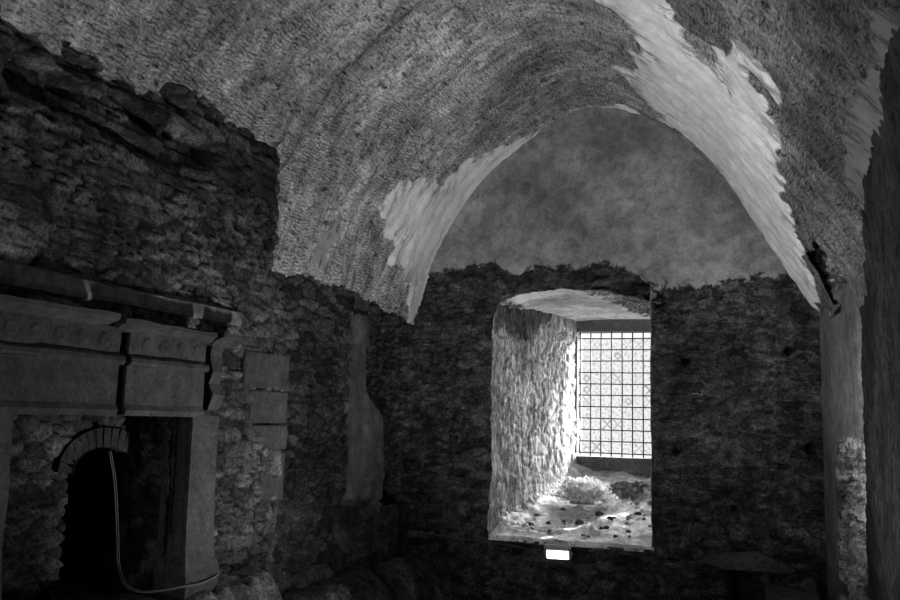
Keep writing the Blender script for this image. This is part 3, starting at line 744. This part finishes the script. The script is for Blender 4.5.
def weed(name, loc, rad, hgt, n, seed, label, mat):
    root = empty(name, loc, label, 'plant'); rs = random.Random(seed)
    bs = bmesh.new(); bl = bmesh.new()
    for i in range(n):
        a = rs.uniform(0, 6.283); rr_ = rad*math.sqrt(rs.random())*.45
        p0 = Vector((rr_*math.cos(a), rr_*math.sin(a)*.7, 0)); L = hgt*rs.uniform(.7, 1.)
        q_ = rs.random(); out_ = Vector((math.cos(a), math.sin(a), 0))*rad*q_; L *= (1-.75*q_*q_)
        pts = [p0+out_*t*t+Vector((rs.uniform(-1, 1), rs.uniform(-1, 1), 0))*.008+Vector((0, 0, L*t*(1-.25*t))) for t in (0, .3, .6, .85, 1)]
        tube_bm(pts, .0018, 4, bs)
        for q in range(12):
            t = rs.uniform(.25, 1); k = min(int(t*4), 3); p = pts[k].lerp(pts[k+1], t*4-k)
            d = Vector((rs.uniform(-1, 1), rs.uniform(-1, 1), rs.uniform(-.2, 1))).normalized(); w = d.cross(Vector((rs.random(), rs.random(), rs.random()))).normalized()
            l = rs.uniform(.025, .05); ww = l*.45
            vs = [bl.verts.new(x) for x in (p, p+d*l*.5+w*ww, p+d*l, p+d*l*.5-w*ww)]
            bl.faces.new(vs)
    bm_obj('stems', bs, M_stem, root); bm_obj('leaves', bl, mat, root)
    return root
weed('dry_weed', (-2.55, 11.28, SZ(11.28)+.03), .34, .44, 300, 1, 'large bleached dry weed clump on the window sill', M_leaf)
weed('dry_weed', (-2.80, 11.85, SZ(11.8)+.02), .18, .22, 90, 2, 'small dark weed tuft in the left corner below the window', M_stem)
weed('dry_weed', (-2.05, 11.9, SZ(11.9)+.05), .26, .14, 150, 3, 'low grey weed tuft against the window apron, right of the large clump', M_stem)

# big stones bottom right
def slab(name, lo, hi, mat, seed, label, cat, group=None, disp=.05):
    sz = [hi[i]-lo[i] for i in range(3)]
    bm = box_bm((0, 0, 0), sz); o = bm_obj(name, bm, mat, bevel=.02, disp=disp, seed=seed, sub=6); o.location = lo
    return tag(o, label, cat, group)
bm = prism_bm([(-1.05, .20), (-.75, .165), (-.15, .15), (-.06, .19), (-.20, .27), (-.42, .345), (-.72, .31), (-.98, .25)], 9.84, 10.05, lambda p, q, a: (p+1.1, a-9.84, q-.15), 8)
o = bm_obj('lintel_stone', bm, M_rockd, disp=.03, seed=71, sub=1, bevel=0); o.location = (-1.10, 9.84, .15)
tag(o, 'long wedge-shaped lintel stone over the dark square recess at lower right', 'stone')
slab('fallen_stone', (-.34, 9.45, -.62), (-.05, 9.85, .04), M_rockd, 72, 'upright squared stone right of the dark square recess', 'stone')
slab('fallen_stone', (-.24, 8.85, -.62), (.14, 9.35, .08), M_rockd, 73, 'broad low stone at the foot of the right pier', 'stone')
rock('fallen_stone', (.06, 9.62, -.05), (.11, .10, .14), M_rockd, 75, 'rounded stone leaning in the corner by the right pier')

# cable in the fireplace
cab = spline([(-4.22, 4.77, 1.33), (-4.21, 4.82, 1.15), (-4.20, 4.85, .95), (-4.19, 4.87, .75), (-4.15, 4.85, .60), (-4.05, 4.80, .50), (-3.95, 4.82, .455), (-3.85, 4.90, .455), (-3.76, 5.02, .47), (-3.73, 5.15, .47), (-3.735, 5.33, .49), (-3.78, 5.45, .51)], 8)
cbl = empty('power_cable', (-3.9, 4.86, .36), 'pale electric cable hanging in the fireplace and looped round its right jamb foot', 'cable')
for k, off in enumerate((0, .011)):
    bm = tube_bm([(p.x+3.9+off*.4, p.y-4.86+off, p.z-.36+off*.6) for p in cab], .0035, 6)
    bm_obj('wire', bm, M_cable, cbl, smooth=True)
# cable along the back wall to the lamp
pts = spline([(-4.25, 9.84, .30), (-3.9, 9.86, .27), (-3.4, 9.87, .235), (-3.0, 9.86, .215), (-2.8, 9.82, .19), (-2.68, 9.80, .19)], 8)
o = bm_obj('lamp_cable', tube_bm([tuple(p) for p in pts], .006, 6), M_cable, smooth=True)
tag(o, 'thin cable running along the back wall ledge to the lit floodlight', 'cable')

# floodlight
fl = empty('floodlight', (-2.455, 9.70, .20), 'small rectangular floodlight glowing white on the wall below the window', 'lamp')
fl.rotation_euler = (math.radians(35), 0, math.radians(8))
bm_obj('housing', box_bm((-.145, -.02, -.085), (.145, .035, .085)), M_alu, fl, bevel=.01)
bm = bmesh.new()
for k in range(9): box_bm((-.12+.028*k, .034, -.07), (-.112+.028*k, .06, .07), bm)
bm_obj('cooling_fins', bm, M_alu, fl)
bm = tube_bm([(-.155, .01, 0), (-.155, .05, -.09), (0, .08, -.12), (.155, .05, -.09), (.155, .01, 0)], .007, 6); bm_obj('bracket', bm, M_alu, fl)
s = NT('led_panel'); s.b.inputs['Emission Color'].default_value = (1, 1, 1, 1); s.b.inputs['Emission Strength'].default_value = 9
s.b.inputs['Base Color'].default_value = (.8, .8, .8, 1)
bm_obj('lens', box_bm((-.115, -.026, -.06), (.115, -.019, .045)), s.m, fl, bevel=.002)

# ------------------------------------------------------------------ light
w = bpy.data.worlds.new('World'); sc.world = w; w.use_nodes = True; nt = w.node_tree
bg = nt.nodes['Background']; tc = nt.nodes.new('ShaderNodeTexCoord'); sp = nt.nodes.new('ShaderNodeSeparateXYZ'); mr = nt.nodes.new('ShaderNodeMapRange')
nt.links.new(tc.outputs['Generated'], sp.inputs[0]); nt.links.new(sp.outputs[2], mr.inputs[0])
mr.inputs[1].default_value = .10; mr.inputs[2].default_value = .45; mr.inputs[3].default_value = 1.05; mr.inputs[4].default_value = 26.0
# hazy brightness round the sun
SUN = Vector((1.07, 1.46, math.tan(math.radians(19))*math.hypot(1.07, 1.46))).normalized()
vd = nt.nodes.new('ShaderNodeVectorMath'); vd.operation = 'DOT_PRODUCT'; vn = nt.nodes.new('ShaderNodeVectorMath'); vn.operation = 'NORMALIZE'
nt.links.new(tc.outputs['Generated'], vn.inputs[0]); nt.links.new(vn.outputs[0], vd.inputs[0]); vd.inputs[1].default_value = SUN
m2 = nt.nodes.new('ShaderNodeMapRange'); nt.links.new(vd.outputs['Value'], m2.inputs[0]); m2.interpolation_type = 'SMOOTHSTEP'
m2.inputs[1].default_value = .72; m2.inputs[2].default_value = 1.0; m2.inputs[3].default_value = 0; m2.inputs[4].default_value = 90
ad = nt.nodes.new('ShaderNodeMath'); nt.links.new(mr.outputs[0], ad.inputs[0]); nt.links.new(m2.outputs[0], ad.inputs[1])
nt.links.new(ad.outputs[0], bg.inputs['Strength']); bg.inputs['Color'].default_value = (1, 1, 1, 1)
def area(name, loc, target, sx, sy, power, portal=False):
    l = bpy.data.lights.new(name, 'AREA'); l.shape = 'RECTANGLE'; l.size = sx; l.size_y = sy; l.energy = power
    o = bpy.data.objects.new(name, l); col.objects.link(o); o.location = loc
    o.rotation_euler = (Vector(target)-Vector(loc)).to_track_quat('-Z', 'Y').to_euler()
    if portal: l.cycles.is_portal = True
    return o
area('window_portal', (-2.14, 12.74, 2.0), (-2.14, 10, 2.0), 1.6, 1.85, 1, True)
area('rear_fill', (-2.4, -1.45, 1.5), (-2.4, 5, 2.6), 2.3, 3.0, 85)  # fill light added behind the camera
sun = bpy.data.lights.new('sun', 'SUN'); sun.energy = 16; sun.angle = math.radians(.6)
so = bpy.data.objects.new('sun', sun); col.objects.link(so)
dv = Vector((-1.07, -1.46, -math.tan(math.radians(19))*math.hypot(1.07, 1.46)))
so.rotation_euler = dv.to_track_quat('-Z', 'Y').to_euler()
# beam of the floodlight
sl = bpy.data.lights.new('floodlight_beam', 'SPOT'); sl.energy = 40; sl.spot_size = math.radians(125); sl.spot_blend = .8; sl.shadow_soft_size = .08
slo = bpy.data.objects.new('floodlight_beam', sl); col.objects.link(slo); slo.location = (-2.46, 9.6, .26)
slo.rotation_euler = Vector((0, -.8, -.35)).to_track_quat('-Z', 'Y').to_euler()

# unseen floodlight added on the sunken floor to brighten the vault
f2 = fl.copy(); col.objects.link(f2)
for ch in list(fl.children):
    c2 = ch.copy(); col.objects.link(c2); c2.parent = f2
f2.location = (-1.5, 5.6, -.36); f2.rotation_euler = (math.radians(-100), 0, math.radians(20))
f2['label'] = 'added floodlight, out of view on the sunken floor, brightening the vault'
s2 = bpy.data.lights.new('vault_fill_beam', 'SPOT'); s2.energy = 470; s2.spot_size = math.radians(165); s2.spot_blend = .7; s2.shadow_soft_size = .12
s2o = bpy.data.objects.new('vault_fill_beam', s2); col.objects.link(s2o); s2o.location = (-1.5, 5.6, -.22)
s2o.rotation_euler = Vector((-.12, .12, 1)).to_track_quat('-Z', 'Y').to_euler()

# ------------------------------------------------------------------ camera
cd = bpy.data.cameras.new('camera'); cam = bpy.data.objects.new('camera', cd); col.objects.link(cam); sc.camera = cam
cd.sensor_width = 36; cd.lens = 36; cd.clip_start = .02
y, p, r = map(math.radians, (21.25, 7.5, 1.5))
F = Vector((-math.sin(y)*math.cos(p), math.cos(y)*math.cos(p), math.sin(p)))
R0 = Vector((math.cos(y), math.sin(y), 0)); U0 = R0.cross(F)
R = R0*math.cos(r)+U0*math.sin(r); U = U0*math.cos(r)-R0*math.sin(r)
from mathutils import Matrix
mt = Matrix((R, U, -F)).transposed().to_4x4(); mt.translation = (0, 0, 1.6)
cam.matrix_world = mt
sc.view_settings.view_transform = 'Standard'; sc.view_settings.look = 'None'; sc.view_settings.gamma = 1
sc.view_settings.exposure = 0; sc.view_settings.use_curve_mapping = False
